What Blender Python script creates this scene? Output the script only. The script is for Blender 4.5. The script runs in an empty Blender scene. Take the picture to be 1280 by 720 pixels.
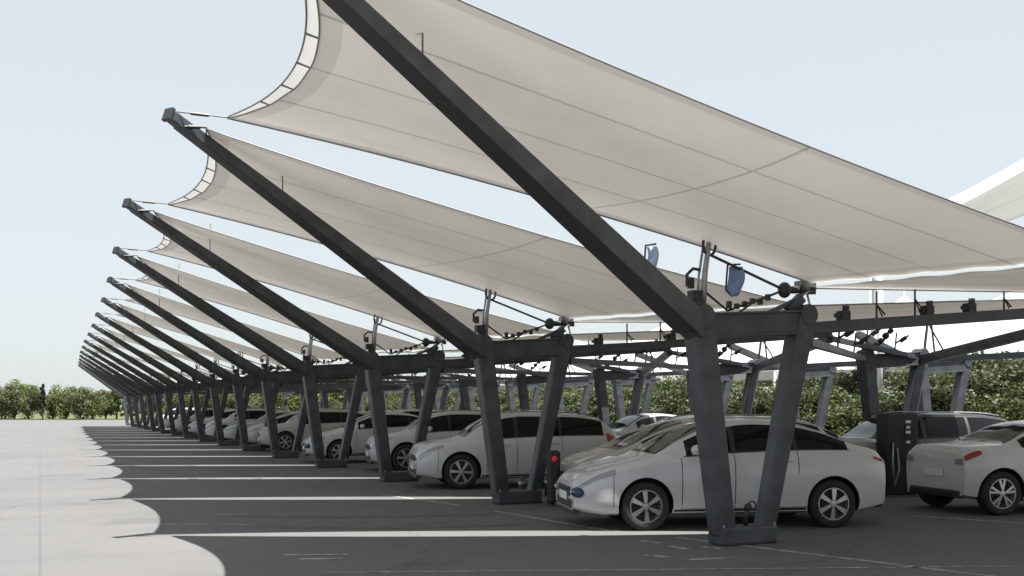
import bpy, bmesh, math, random
from mathutils import Vector, Matrix, noise
random.seed(7)
PI = math.pi
scene = bpy.context.scene
C = scene.collection
R = math.radians

# ------------------------------------------------------------------ camera
FPX = 1300.0; CAMH = 1.65; HOR = 508.0
cd = bpy.data.cameras.new('camera'); cam = bpy.data.objects.new('camera', cd); C.objects.link(cam)
cam.location = (0, 0, CAMH); cam.rotation_euler = (PI/2, 0, 0)
cd.sensor_width = 36; cd.lens = FPX/1280*36; cd.shift_y = (HOR-360)/1280
cd.clip_start = .1; cd.clip_end = 3000
scene.camera = cam

# row axes: u runs along the row away from the camera, v runs across it to the right
TH = math.atan(590/FPX); cT, sT = math.cos(TH), math.sin(TH)
def W(u, v, z=0): return Vector((v*cT-u*sT, v*sT+u*cT, z))
def UV(X, Y): return (-X*sT+Y*cT, X*cT+Y*sT)

# ------------------------------------------------------------------ materials
def newmat(name):
    m = bpy.data.materials.new(name); m.use_nodes = True
    nt = m.node_tree; b = nt.nodes['Principled BSDF']
    return m, nt, b
def simple(name, col, rough=.5, metal=0, var=.0, scale=8, bump=0, coat=0, spec=.5):
    m, nt, b = newmat(name)
    b.inputs['Roughness'].default_value = rough; b.inputs['Metallic'].default_value = metal
    b.inputs['Specular IOR Level'].default_value = spec
    b.inputs['Coat Weight'].default_value = coat; b.inputs['Coat Roughness'].default_value = .05
    b.inputs['Base Color'].default_value = (*col, 1)
    tc = nt.nodes.new('ShaderNodeTexCoord')
    if var:
        n = nt.nodes.new('ShaderNodeTexNoise'); n.inputs['Scale'].default_value = scale; n.inputs['Detail'].default_value = 6
        nt.links.new(tc.outputs['Object'], n.inputs['Vector'])
        r = nt.nodes.new('ShaderNodeValToRGB')
        r.color_ramp.elements[0].position = .3; r.color_ramp.elements[1].position = .7
        r.color_ramp.elements[0].color = (*[c*(1-var) for c in col], 1)
        r.color_ramp.elements[1].color = (*[min(1, c*(1+var)) for c in col], 1)
        nt.links.new(n.outputs['Fac'], r.inputs['Fac']); nt.links.new(r.outputs['Color'], b.inputs['Base Color'])
        if bump:
            bp = nt.nodes.new('ShaderNodeBump'); bp.inputs['Strength'].default_value = bump; bp.inputs['Distance'].default_value = .02
            nt.links.new(n.outputs['Fac'], bp.inputs['Height']); nt.links.new(bp.outputs['Normal'], b.inputs['Normal'])
    return m
M = {}
M['steel'] = simple('steel', (.05, .055, .062), .48, 0, .38, 3.5, .08)
M['darksteel'] = simple('dark_steel', (.02, .021, .023), .5, 0, .2, 20)
M['galv'] = simple('galvanised', (.32, .33, .34), .4, .6, .15, 30)
M['cable'] = simple('cable', (.2, .2, .2), .5, .3)
M['glass'] = simple('car_glass', (.008, .009, .01), .06, 0, spec=.2)
M['tyre'] = simple('tyre', (.018, .018, .018), .85, 0, .2, 30)
M['alloy'] = simple('alloy', (.5, .5, .51), .3, .8)
M['blackpl'] = simple('black_plastic', (.02, .02, .021), .55, 0, .2, 30)
M['lampglass'] = simple('lamp_glass', (.28, .3, .32), .12, .3, spec=.8)
M['redlamp'] = simple('red_lamp', (.28, .012, .012), .15, spec=.8)
M['plate'] = simple('plate', (.7, .7, .68), .5)
M['concrete'] = simple('plinth_concrete', (.1, .1, .105), .8, 0, .2, 14, .2)
M['blue'] = simple('blue_sheet', (.16, .23, .38), .6, 0, .15, 4)
M['paleblue'] = simple('pale_blue_sheet', (.35, .47, .62), .6, 0, .15, 4)
M['bluelamp'] = simple('blue_badge', (.03, .05, .085), .12, .3)
M['redglow'] = simple('red_glow', (.6, .02, .02), .3)
M['redglow'].node_tree.nodes['Principled BSDF'].inputs['Emission Color'].default_value = (1, .03, .03, 1)
M['redglow'].node_tree.nodes['Principled BSDF'].inputs['Emission Strength'].default_value = .06
M['white_pl'] = simple('white_plastic', (.7, .7, .7), .5)
M['amberred'] = simple('red_reflector', (.2, .03, .03), .3)
M['bark'] = simple('bark', (.11, .085, .06), .9, 0, .3, 12, .3)
def paint(name, col, rough=.32): return simple(name, col, rough, .0, .04, 3, 0, .6)
P = {'white': paint('white_paint', (.5, .505, .515)), 'pearl': paint('pearl_paint', (.40, .39, .37)),
     'silver': paint('silver_paint', (.36, .37, .37)), 'black': paint('black_paint', (.018, .019, .021)),
     'grey': paint('grey_paint', (.13, .135, .14)), 'darkred': paint('dark_red_paint', (.09, .012, .014))}

def leafmat(name, c1, c2):
    m, nt, b = newmat(name)
    g = nt.nodes.new('ShaderNodeNewGeometry'); r = nt.nodes.new('ShaderNodeValToRGB')
    r.color_ramp.elements[0].color = (*c1, 1); r.color_ramp.elements[1].color = (*c2, 1)
    nt.links.new(g.outputs['Random Per Island'], r.inputs['Fac'])
    nt.links.new(r.outputs['Color'], b.inputs['Base Color']); b.inputs['Roughness'].default_value = .55
    t = nt.nodes.new('ShaderNodeBsdfTranslucent'); nt.links.new(r.outputs['Color'], t.inputs['Color'])
    mx = nt.nodes.new('ShaderNodeMixShader'); mx.inputs[0].default_value = .4
    out = nt.nodes['Material Output']
    nt.links.new(b.outputs[0], mx.inputs[1]); nt.links.new(t.outputs[0], mx.inputs[2]); nt.links.new(mx.outputs[0], out.inputs['Surface'])
    return m
M['leafA'] = leafmat('leaf_green', (.06, .095, .025), (.17, .2, .055))
M['leafB'] = leafmat('leaf_olive', (.07, .095, .04), (.17, .18, .08))
M['leafH'] = leafmat('hedge_leaf', (.03, .05, .016), (.11, .13, .04))
M['leafI'] = leafmat('hedge_leaf_olive', (.04, .05, .02), (.10, .105, .045))
M['leafC'] = leafmat('leaf_rust', (.09, .06, .03), (.14, .12, .05))
M['leafD'] = leafmat('leaf_dark', (.018, .026, .014), (.04, .05, .025))

def sailmat(name, col, trans, scol):
    m, nt, b = newmat(name); N = nt.nodes; L = nt.links
    uv = N.new('ShaderNodeUVMap'); uv.uv_map = 'UVMap'
    sp = N.new('ShaderNodeSeparateXYZ'); L.new(uv.outputs[0], sp.inputs[0])
    def mth(op, a, c=None, d=None):
        n = N.new('ShaderNodeMath'); n.operation = op
        for i, x in enumerate((a, c, d)):
            if x is None: continue
            if isinstance(x, (int, float)): n.inputs[i].default_value = x
            else: L.new(x, n.inputs[i])
        return n.outputs[0]
    s, t = sp.outputs[0], sp.outputs[1]
    # lengthwise seams
    fr = mth('FRACT', mth('ADD', mth('MULTIPLY', s, 4.0), .0))
    d1 = mth('MINIMUM', fr, mth('SUBTRACT', 1.0, fr))
    seam1 = mth('LESS_THAN', d1, .017)
    d2 = mth('ABSOLUTE', mth('SUBTRACT', t, .58)); seam2 = mth('LESS_THAN', d2, .0022)
    seam = mth('MAXIMUM', seam1, seam2)
    e = mth('MINIMUM', mth('MINIMUM', s, mth('SUBTRACT', 1.0, s)), mth('MULTIPLY', mth('MINIMUM', t, mth('SUBTRACT', 1.0, t)), 1.3))
    hem = mth('LESS_THAN', e, .038)
    k = mth('SUBTRACT', 1.0, mth('ADD', mth('MULTIPLY', seam, .42), mth('MULTIPLY', hem, .22)))
    nz = N.new('ShaderNodeTexNoise'); nz.inputs['Scale'].default_value = .8; nz.inputs['Detail'].default_value = 5
    tc = N.new('ShaderNodeTexCoord'); L.new(tc.outputs['Object'], nz.inputs['Vector'])
    kk = mth('MULTIPLY', k, mth('ADD', mth('MULTIPLY', nz.outputs['Fac'], .36), .82))
    vm = N.new('ShaderNodeVectorMath'); vm.operation = 'SCALE'; vm.inputs[0].default_value = scol; L.new(kk, vm.inputs['Scale'])
    tr = N.new('ShaderNodeBsdfTranslucent'); L.new(vm.outputs[0], tr.inputs['Color'])
    vd = N.new('ShaderNodeVectorMath'); vd.operation = 'SCALE'; vd.inputs[0].default_value = col
    L.new(mth('ADD', mth('MULTIPLY', kk, .62), .38), vd.inputs['Scale'])
    L.new(vd.outputs[0], b.inputs['Base Color']); b.inputs['Roughness'].default_value = .55
    bp = N.new('ShaderNodeBump'); bp.inputs['Strength'].default_value = .5; bp.inputs['Distance'].default_value = .03
    nz2 = N.new('ShaderNodeTexNoise'); nz2.inputs['Scale'].default_value = 1.0; nz2.inputs['Detail'].default_value = 2
    mp = N.new('ShaderNodeMapping'); mp.inputs['Scale'].default_value = (14, 3, 1); L.new(uv.outputs[0], mp.inputs[0]); L.new(mp.outputs[0], nz2.inputs['Vector'])
    L.new(nz2.outputs['Fac'], bp.inputs['Height']); L.new(bp.outputs[0], b.inputs['Normal'])
    mx = N.new('ShaderNodeMixShader'); mx.inputs[0].default_value = trans
    L.new(b.outputs[0], mx.inputs[1]); L.new(tr.outputs[0], mx.inputs[2]); L.new(mx.outputs[0], N['Material Output'].inputs['Surface'])
    return m
M['sail'] = sailmat('sail_fabric', (.9, .88, .842), .14, (.265, .248, .215))
M['web'] = sailmat('webbing_fabric', (.6, .6, .59), .3, (.42, .42, .41))
M['tent'] = sailmat('tent_fabric', (.50, .50, .50), .15, (.6, .6, .59))

def groundmat():
    m, nt, b = newmat('asphalt'); N = nt.nodes; L = nt.links
    tc = N.new('ShaderNodeTexCoord'); mp = N.new('ShaderNodeMapping'); mp.inputs['Rotation'].default_value = (0, 0, -TH)
    L.new(tc.outputs['Object'], mp.inputs[0])
    big = N.new('ShaderNodeTexNoise'); big.inputs['Scale'].default_value = .22; big.inputs['Detail'].default_value = 8; big.inputs['Roughness'].default_value = .6
    fine = N.new('ShaderNodeTexNoise'); fine.inputs['Scale'].default_value = 60; fine.inputs['Detail'].default_value = 3
    str_ = N.new('ShaderNodeTexNoise'); str_.inputs['Scale'].default_value = 1; str_.inputs['Detail'].default_value = 6
    m2 = N.new('ShaderNodeMapping'); m2.inputs['Scale'].default_value = (.18, 1.6, 1); L.new(mp.outputs[0], m2.inputs[0]); L.new(m2.outputs[0], str_.inputs['Vector'])
    for n in (big, fine): L.new(mp.outputs[0], n.inputs['Vector'])
    br = N.new('ShaderNodeTexBrick'); br.inputs['Scale'].default_value = 1; br.inputs['Brick Width'].default_value = 5.2; br.inputs['Row Height'].default_value = 4.1
    br.inputs['Mortar Size'].default_value = .018; br.offset = 0
    br.inputs['Color1'].default_value = (1, 1, 1, 1); br.inputs['Color2'].default_value = (.95, .95, .95, 1); br.inputs['Mortar'].default_value = (.72, .72, .72, 1)
    L.new(mp.outputs[0], br.inputs['Vector'])
    def mx(a, c, f, mode='MULTIPLY'):
        n = N.new('ShaderNodeMix'); n.data_type = 'RGBA'; n.blend_type = mode; n.inputs[0].default_value = f
        L.new(a, n.inputs[6]); L.new(c, n.inputs[7]); return n.outputs[2]
    r1 = N.new('ShaderNodeValToRGB'); r1.color_ramp.elements[0].position = .3; r1.color_ramp.elements[1].position = .72
    r1.color_ramp.elements[0].color = (.125, .125, .126, 1); r1.color_ramp.elements[1].color = (.152, .151, .149, 1); L.new(big.outputs['Fac'], r1.inputs['Fac'])
    r2 = N.new('ShaderNodeValToRGB'); r2.color_ramp.elements[0].position = .25; r2.color_ramp.elements[1].position = .7
    r2.color_ramp.elements[0].color = (.78, .78, .78, 1); r2.color_ramp.elements[1].color = (1, 1, 1, 1); L.new(str_.outputs['Fac'], r2.inputs['Fac'])
    r3 = N.new('ShaderNodeValToRGB'); r3.color_ramp.elements[0].position = .3; r3.color_ramp.elements[1].position = .7
    r3.color_ramp.elements[0].color = (.75, .75, .75, 1); L.new(fine.outputs['Fac'], r3.inputs['Fac'])
    vo = N.new('ShaderNodeTexVoronoi'); vo.feature = 'DISTANCE_TO_EDGE'; vo.inputs['Scale'].default_value = .16
    wn = N.new('ShaderNodeTexNoise'); wn.inputs['Scale'].default_value = .9; wn.inputs['Detail'].default_value = 6
    L.new(mp.outputs[0], wn.inputs['Vector']); va = N.new('ShaderNodeVectorMath'); va.operation = 'MULTIPLY_ADD'; va.inputs[1].default_value = (2.2, 2.2, 0)
    L.new(wn.outputs['Color'], va.inputs[0]); L.new(mp.outputs[0], va.inputs[2]); L.new(va.outputs[0], vo.inputs['Vector'])
    r4 = N.new('ShaderNodeValToRGB'); r4.color_ramp.elements[0].position = .0; r4.color_ramp.elements[1].position = .006
    r4.color_ramp.elements[0].color = (.55, .55, .55, 1); L.new(vo.outputs['Distance'], r4.inputs['Fac'])
    st = N.new('ShaderNodeTexVoronoi'); st.inputs['Scale'].default_value = .55; st.inputs['Randomness'].default_value = 1
    L.new(va.outputs[0], st.inputs['Vector'])
    r5 = N.new('ShaderNodeValToRGB'); r5.color_ramp.elements[0].position = .08; r5.color_ramp.elements[1].position = .26
    r5.color_ramp.elements[0].color = (.62, .61, .6, 1); L.new(st.outputs['Distance'], r5.inputs['Fac'])
    o = mx(mx(mx(r1.outputs[0], r2.outputs[0], .4), r3.outputs[0], .8), br.outputs['Color'], .55)
    o = mx(mx(o, r4.outputs[0], .6), r5.outputs[0], .45)
    L.new(o, b.inputs['Base Color']); b.inputs['Roughness'].default_value = .85; b.inputs['Specular IOR Level'].default_value = .3
    bp = N.new('ShaderNodeBump'); bp.inputs['Strength'].default_value = .25; bp.inputs['Distance'].default_value = .01
    L.new(fine.outputs['Fac'], bp.inputs['Height']); L.new(bp.outputs[0], b.inputs['Normal'])
    return m
M['ground'] = groundmat()
def wornpaint():
    m, nt, b = newmat('worn_road_paint'); N = nt.nodes; L = nt.links
    tc = N.new('ShaderNodeTexCoord'); n = N.new('ShaderNodeTexNoise'); n.inputs['Scale'].default_value = 7; n.inputs['Detail'].default_value = 8; n.inputs['Roughness'].default_value = .7
    L.new(tc.outputs['Object'], n.inputs['Vector']); r = N.new('ShaderNodeValToRGB')
    r.color_ramp.elements[0].position = .42; r.color_ramp.elements[1].position = .6
    r.color_ramp.elements[0].color = (.13, .13, .13, 1); r.color_ramp.elements[1].color = (.42, .42, .41, 1)
    L.new(n.outputs['Fac'], r.inputs['Fac']); L.new(r.outputs[0], b.inputs['Base Color']); b.inputs['Roughness'].default_value = .8
    return m
M['roadpaint'] = wornpaint()
M['grass'] = simple('verge_grass', (.07, .085, .03), .95, 0, .35, 1.5, .3)

# ------------------------------------------------------------------ mesh helpers
class MB:
    def __init__(s): s.v = []; s.f = []; s.mi = []; s.cur = 0; s.uv = None
    def add(s, vs, fs):
        o = len(s.v); s.v += [tuple(v) for v in vs]
        for f in fs: s.f.append(tuple(i+o for i in f)); s.mi.append(s.cur)
    def box(s, c, d, rot=None):
        c = Vector(c); vs = []
        for x in (-.5, .5):
            for y in (-.5, .5):
                for z in (-.5, .5):
                    p = Vector((x*d[0], y*d[1], z*d[2]))
                    if rot: p = rot @ p
                    vs.append(c+p)
        s.add(vs, [(0, 1, 3, 2), (4, 6, 7, 5), (0, 4, 5, 1), (2, 3, 7, 6), (0, 2, 6, 4), (1, 5, 7, 3)])
    def beam(s, a, b, wa, ha, wb=None, hb=None, up=(0, 0, 1), cap=True):
        a, b = Vector(a), Vector(b); wb = wa if wb is None else wb; hb = ha if hb is None else hb
        d = (b-a).normalized(); side = d.cross(Vector(up)).normalized(); u = side.cross(d)
        vs = []
        for p, w, h in ((a, wa, ha), (b, wb, hb)):
            for sx, sz in ((-1, -1), (1, -1), (1, 1), (-1, 1)): vs.append(p+side*(sx*w/2)+u*(sz*h/2))
        s.add(vs, [(0, 1, 5, 4), (1, 2, 6, 5), (2, 3, 7, 6), (3, 0, 4, 7), (3, 2, 1, 0), (4, 5, 6, 7)])
    def tube(s, pts, r, n=8, close=False):
        pts = [Vector(p) for p in pts]; rings = []
        prev = None; vs = []
        for i, p in enumerate(pts):
            d = (pts[min(i+1, len(pts)-1)]-pts[max(i-1, 0)]).normalized()
            ref = Vector((0, 0, 1)) if abs(d.z) < .9 else Vector((1, 0, 0))
            if prev is None: prev = d.cross(ref).normalized()
            a = (prev - d*prev.dot(d)).normalized(); prev = a; b = d.cross(a)
            rr = r[i] if isinstance(r, (list, tuple)) else r
            for k in range(n): t = 2*PI*k/n; vs.append(p+(a*math.cos(t)+b*math.sin(t))*rr)
        fs = []
        for i in range(len(pts)-1):
            for k in range(n): fs.append((i*n+k, i*n+(k+1) % n, (i+1)*n+(k+1) % n, (i+1)*n+k))
        fs.append(tuple(range(n-1, -1, -1))); fs.append(tuple((len(pts)-1)*n+k for k in range(n)))
        s.add(vs, fs)
    def grid(s, rows):
        n = len(rows[0]); vs = [p for r in rows for p in r]
        s.add(vs, [(i*n+j, i*n+j+1, (i+1)*n+j+1, (i+1)*n+j) for i in range(len(rows)-1) for j in range(n-1)])
    def lathe(s, prof, n=32, axis='y'):
        vs = []
        for (r, h) in prof:
            for k in range(n):
                t = 2*PI*k/n
                if axis == 'y': vs.append((r*math.cos(t), h, r*math.sin(t)))
                else: vs.append((r*math.cos(t), r*math.sin(t), h))
        fs = []
        for i in range(len(prof)-1):
            for k in range(n): fs.append((i*n+k, i*n+(k+1) % n, (i+1)*n+(k+1) % n, (i+1)*n+k))
        s.add(vs, fs)
    def ell(s, c, r, nu=12, nv=8):
        vs = []; fs = []
        for i in range(nv+1):
            ph = PI*i/nv
            for k in range(nu):
                t = 2*PI*k/nu; vs.append((c[0]+r[0]*math.sin(ph)*math.cos(t), c[1]+r[1]*math.sin(ph)*math.sin(t), c[2]+r[2]*math.cos(ph)))
        for i in range(nv):
            for k in range(nu): fs.append((i*nu+k, i*nu+(k+1) % nu, (i+1)*nu+(k+1) % nu, (i+1)*nu+k))
        s.add(vs, fs)
    def mesh(s, name, mats, smooth=False):
        me = bpy.data.meshes.new(name); me.from_pydata(s.v, [], s.f)
        for m in (mats if isinstance(mats, (list, tuple)) else [mats]): me.materials.append(m)
        me.polygons.foreach_set('material_index', s.mi)
        bm = bmesh.new(); bm.from_mesh(me)
        if not getattr(s, 'keep', False):
            bmesh.ops.remove_doubles(bm, verts=bm.verts, dist=1e-5); bmesh.ops.recalc_face_normals(bm, faces=bm.faces)
        bm.to_mesh(me); bm.free()
        if smooth: me.polygons.foreach_set('use_smooth', [True]*len(me.polygons))
        me.update(); return me
    def build(s, name, mats, parent=None, smooth=False, bevel=0, auto=False):
        me = s.mesh(name, mats, smooth or auto)
        o = bpy.data.objects.new(name, me); C.objects.link(o)
        if parent: o.parent = parent
        if auto: me.set_sharp_from_angle(angle=R(38))
        if bevel:
            b = o.modifiers.new('bevel', 'BEVEL'); b.width = bevel; b.segments = 2; b.limit_method = 'ANGLE'; b.angle_limit = R(35)
        return o
def tag(o, label=None, cat=None, group=None, kind=None):
    if label: o['label'] = label
    if cat: o['category'] = cat
    if group: o['group'] = group
    if kind: o['kind'] = kind
    return o
def empty(name, loc, rz=0):
    o = bpy.data.objects.new(name, None); C.objects.link(o); o.location = loc; o.rotation_euler = (0, 0, rz)
    o.empty_display_size = .2; return o
KIDS = {}
def copy_tree(o, parent=None):
    c = o.copy(); C.objects.link(c)
    if parent: c.parent = parent
    for ch in [x for x in bpy.data.objects if x.parent == o]: copy_tree(ch, c)
    return c
ORD = ['first', 'second', 'third', 'fourth', 'fifth', 'sixth', 'seventh', 'eighth', 'ninth', 'tenth', 'eleventh', 'twelfth', 'thirteenth', 'fourteenth', 'fifteenth', 'sixteenth', 'seventeenth', 'eighteenth', 'nineteenth', 'twentieth']

# ------------------------------------------------------------------ ground
g = MB(); g.grid([[(x, y, 0) for x in (-900, 0, 900)] for y in (-60, 300, 1500)])
tag(g.build('ground', M['ground']), kind='structure')
vg = MB(); vg.add([(-300, 128, .05), (300, 128, .05), (300, 600, .05), (-300, 600, .05), (-300, 128, 0), (300, 128, 0)], [(0, 1, 2, 3), (4, 5, 1, 0)])
tag(vg.build('verge', M['grass']), kind='structure')
# planted strip behind the second row
a, b_ = W(-10, 22.2), W(95, 22.2); c_, d_ = W(95, 40), W(-10, 40)
vs = [(a.x, a.y, .13), (b_.x, b_.y, .13), (c_.x, c_.y, .13), (d_.x, d_.y, .13)]
k = MB(); k.add(vs+[(p[0], p[1], 0) for p in vs], [(0, 1, 2, 3), (0, 4, 5, 1), (1, 5, 6, 2), (2, 6, 7, 3), (3, 7, 4, 0)])
tag(k.build('planting_bed', M['grass']), kind='structure')
kb = MB(); kb.beam(W(-10, 22.1, .075), W(95, 22.1, .075), .16, .15)
tag(kb.build('kerb', M['concrete']), kind='structure')

def line(pts, w):
    m = MB()
    for A, B in pts:
        A = Vector((*A, 0)); B = Vector((*B, 0)); d = (B-A).normalized(); n = Vector((-d.y, d.x, 0))*(w/2)
        q = [A+n, B+n, B-n, A-n]
        m.add([(p.x, p.y, .004) for p in q], [(0, 1, 2, 3)])
    return m
def gp(px, py): Y = FPX*CAMH/(py-HOR); return ((px-640)*Y/FPX, Y)
def parking(name, segs, w): tag(line(segs, w).build(name, M['roadpaint']), kind='structure')
parking('parking_line', [(gp(618, 639), gp(762, 664))], .09)
parking('parking_line', [(gp(845, 672), gp(1250, 722))], .09)
tm = simple('tyre_mark', (.075, .075, .077), .8, 0, .4, 3)
def tyre_mark(pts):
    m = MB(); P_ = [Vector((*p, .003)) for p in pts]
    L_ = []
    for i, p in enumerate(P_):
        d = (P_[min(i+1, len(P_)-1)]-P_[max(i-1, 0)]).normalized(); n = Vector((-d.y, d.x, 0))*.08
        L_.append([p+n, p-n])
    m.grid(L_); tag(m.build('tyre_mark', tm), kind='structure')
for off in (0, 1.5):
    tyre_mark([tuple(W(13.2+off+k*.02*k, 6.2-k*.45)[:2]) for k in range(9)])
    tyre_mark([tuple(W(24+k*1.0, 3.2+off*.9-.02*k*k)[:2]) for k in range(9)])
parking('parking_line', [(gp(475, 618), gp(575, 632))], .09)
parking('parking_line', [(gp(395, 716), gp(1275, 708))], .05)
parking('parking_line', [(gp(1140, 645), gp(1290, 655))], .1)
parking('road_marking', [(gp(355, 694), gp(434, 693.4)), (gp(375, 699), gp(428, 698.6))], .09)
parking('road_marking', [(gp(800, 676), gp(826, 679)), (gp(838, 683), gp(862, 687)), (gp(805, 694), gp(838, 697)), (gp(860, 700), gp(920, 697)), (gp(878, 684), gp(900, 686))], .11)
parking('road_marking', [(gp(260, 643), gp(312, 643.5)), (gp(200, 655), gp(330, 656))], .06)
for i in range(9):
    parking('parking_line', [(tuple(W(27+5.74*i, 7.2)[:2]), tuple(W(25.5+5.74*i, 9.5)[:2]))], .09)
parking('parking_line', [(tuple(W(15, 11.9)[:2]), tuple(W(14, 16.5)[:2]))], .1)

# ------------------------------------------------------------------ canopy frames of the front row
NF = 16
z = [12.4+5.2*i for i in range(NF)]
K = [3.13, 3.0, 2.92, 2.9, 2.9]+[2.92]*11
foot = [Vector(((50-640+K[i]*3380/z[i])*z[i]/FPX, z[i], 0)) for i in range(NF)]
tipX = [-1.84, -3.94, -6.35, -8.51, -10.66, -12.87, -15.14, -17.38, -19.66, -21.98, -24.24, -26.5, -28.7, -30.9, -33.1, -35.3]
tip = [Vector((tipX[i], z[i]-5.6, 5.0)) for i in range(NF)]
Pv, Rv = Vector((cT, sT, 0)), Vector((-sT, cT, 0))
KX, IX, IF = -.35, 1.2, .6            # local x of knee, inner post top, inner foot
KH, IH = 2.6, 2.7
def leg_mb(a, b, w0, w1, d0=.24, d1=.27):
    m = MB(); m.beam(a, b, d0, w0, d1, w1, up=(1, 0, 0)); return m

def frame_core(root):
    m = leg_mb((0, 0, .12), (KX, 0, KH+.12), .25, .30); m.build('leg', M['steel'], root, bevel=.025)
    m = leg_mb((IF, 0, .12), (IX, 0, IH+.1), .20, .26, .2, .25); m.build('leg', M['steel'], root, bevel=.025)
    m = MB(); m.box((IF/2, 0, .11), (IF+.22, .30, .22)); m.build('plinth', M['steel'], root, bevel=.03)
    m = MB(); m.beam((KX+.05, 0, KH), (IX-.02, 0, IH-.01), .2, .25)
    m.beam((KX+.1, 0, KH-.135), (IX-.1, 0, IH-.145), .26, .035); m.beam((KX+.1, 0, KH+.135), (IX-.1, 0, IH+.12), .26, .03)
    m.build('crossbeam', M['steel'], root, bevel=.008)
    # bolted heads over each leg
    m = MB(); m.tube([(KX, -.15, KH+.1), (KX, .15, KH+.1)], .15, 16); m.box((KX, 0, KH+.26), (.12, .1, .16))
    m.build('post_head', M['steel'], root, bevel=.01)
    m = MB(); m.tube([(IX, -.14, IH+.08), (IX, .14, IH+.08)], .13, 16); m.build('post_head', M['steel'], root, bevel=.01)
    # base bolts
    for x in (-.07, IF+.07):
        for y in (-.12, .12): m = MB(); m.tube([(x, y, .21), (x, y, .25)], .014, 6); m.build('bolt', M['galv'], root)

def rigging(root, seed=0):
    rnd = random.Random(seed)
    # flying mast on the outer head with looped brackets
    x0, z0 = KX+.06, KH+.3
    m = MB(); m.tube([(x0, 0, z0-.1), (x0+.04, 0, z0+.35), (x0+.1, 0, z0+.72)], [.045, .035, .03], 8)
    m.tube([(x0-.02, .07, z0-.08), (x0+.0, .07, z0+.3), (x0+.05, .05, z0+.66)], .016, 6)
    m.build('flying_mast', M['galv'], root, smooth=True)
    m = MB()
    m.tube([(x0+.1+.09*math.sin(t), 0, z0+.66+.12*math.cos(t)) for t in [k*2*PI/14 for k in range(15)]], .018, 6)
    m.build('loop', M['darksteel'], root); m = MB()
    m.tube([(x0-.03, 0, z0+.36), (x0-.13, 0, z0+.37), (x0-.2, .02, z0+.3), (x0-.2, .02, z0+.16)], .02, 6)
    m.box((x0-.1, 0, z0+.05), (.14, .12, .12)); m.box((x0-.14, .03, z0+.2), (.06, .06, .12))
    m.build('shackle', M['darksteel'], root)
    # tie rods to the inner head node
    n = (IX-.28, 0, IH+.38)
    m = MB(); m.tube([(x0+.1, 0, z0+.55), n], .017, 6); m.tube([(x0+.06, .05, z0+.12), (x0+.4, .05, z0-.1), n], .015, 6)
    m.tube([(x0+.5, -.05, z0-.12), (x0+.7, -.05, z0+.0), n], .013, 6)
    for q in range(6):
        t = .3+.1*q; m.box((x0+.06+(n[0]-x0-.06)*t, .03, z0-.06+.22*(t-.3)+rnd.uniform(-.04, .04)), (.05, .05, .05+rnd.random()*.05))
    m.build('tie_rod', M['darksteel'], root)
    m = MB(); m.ell(n, (.085, .085, .1)); m.tube([n, (IX+.02, 0, IH+.4)], .05, 8); m.box((IX+.04, 0, IH+.44), (.22, .16, .13)); m.box((IX+.16, .02, IH+.38), (.08, .08, .07))
    m.build('node', M['darksteel'], root, bevel=.01)
    m = MB(); m.tube([(IX+.06, 0, IH+.4), (IX-.04, 0, IH+.3), (IX-.02, 0, IH+.16), (IX+.1, 0, IH+.08)], .03, 8)
    m.tube([(IX+.1, .04, IH+.36), (IX+.14, .04, IH+.24), (IX+.08, .04, IH+.1)], .016, 6)
    m.build('turnbuckle', M['galv'], root, smooth=True)
    m = MB(); m.beam((IX-.5, 0, IH+.1), (IX-.08, 0, IH+.28), .05, .05); m.beam((IX-.22, 0, IH+.12), (IX-.02, 0, IH+.3), .09, .12)
    m.build('bracket', M['steel'], root)

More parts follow.
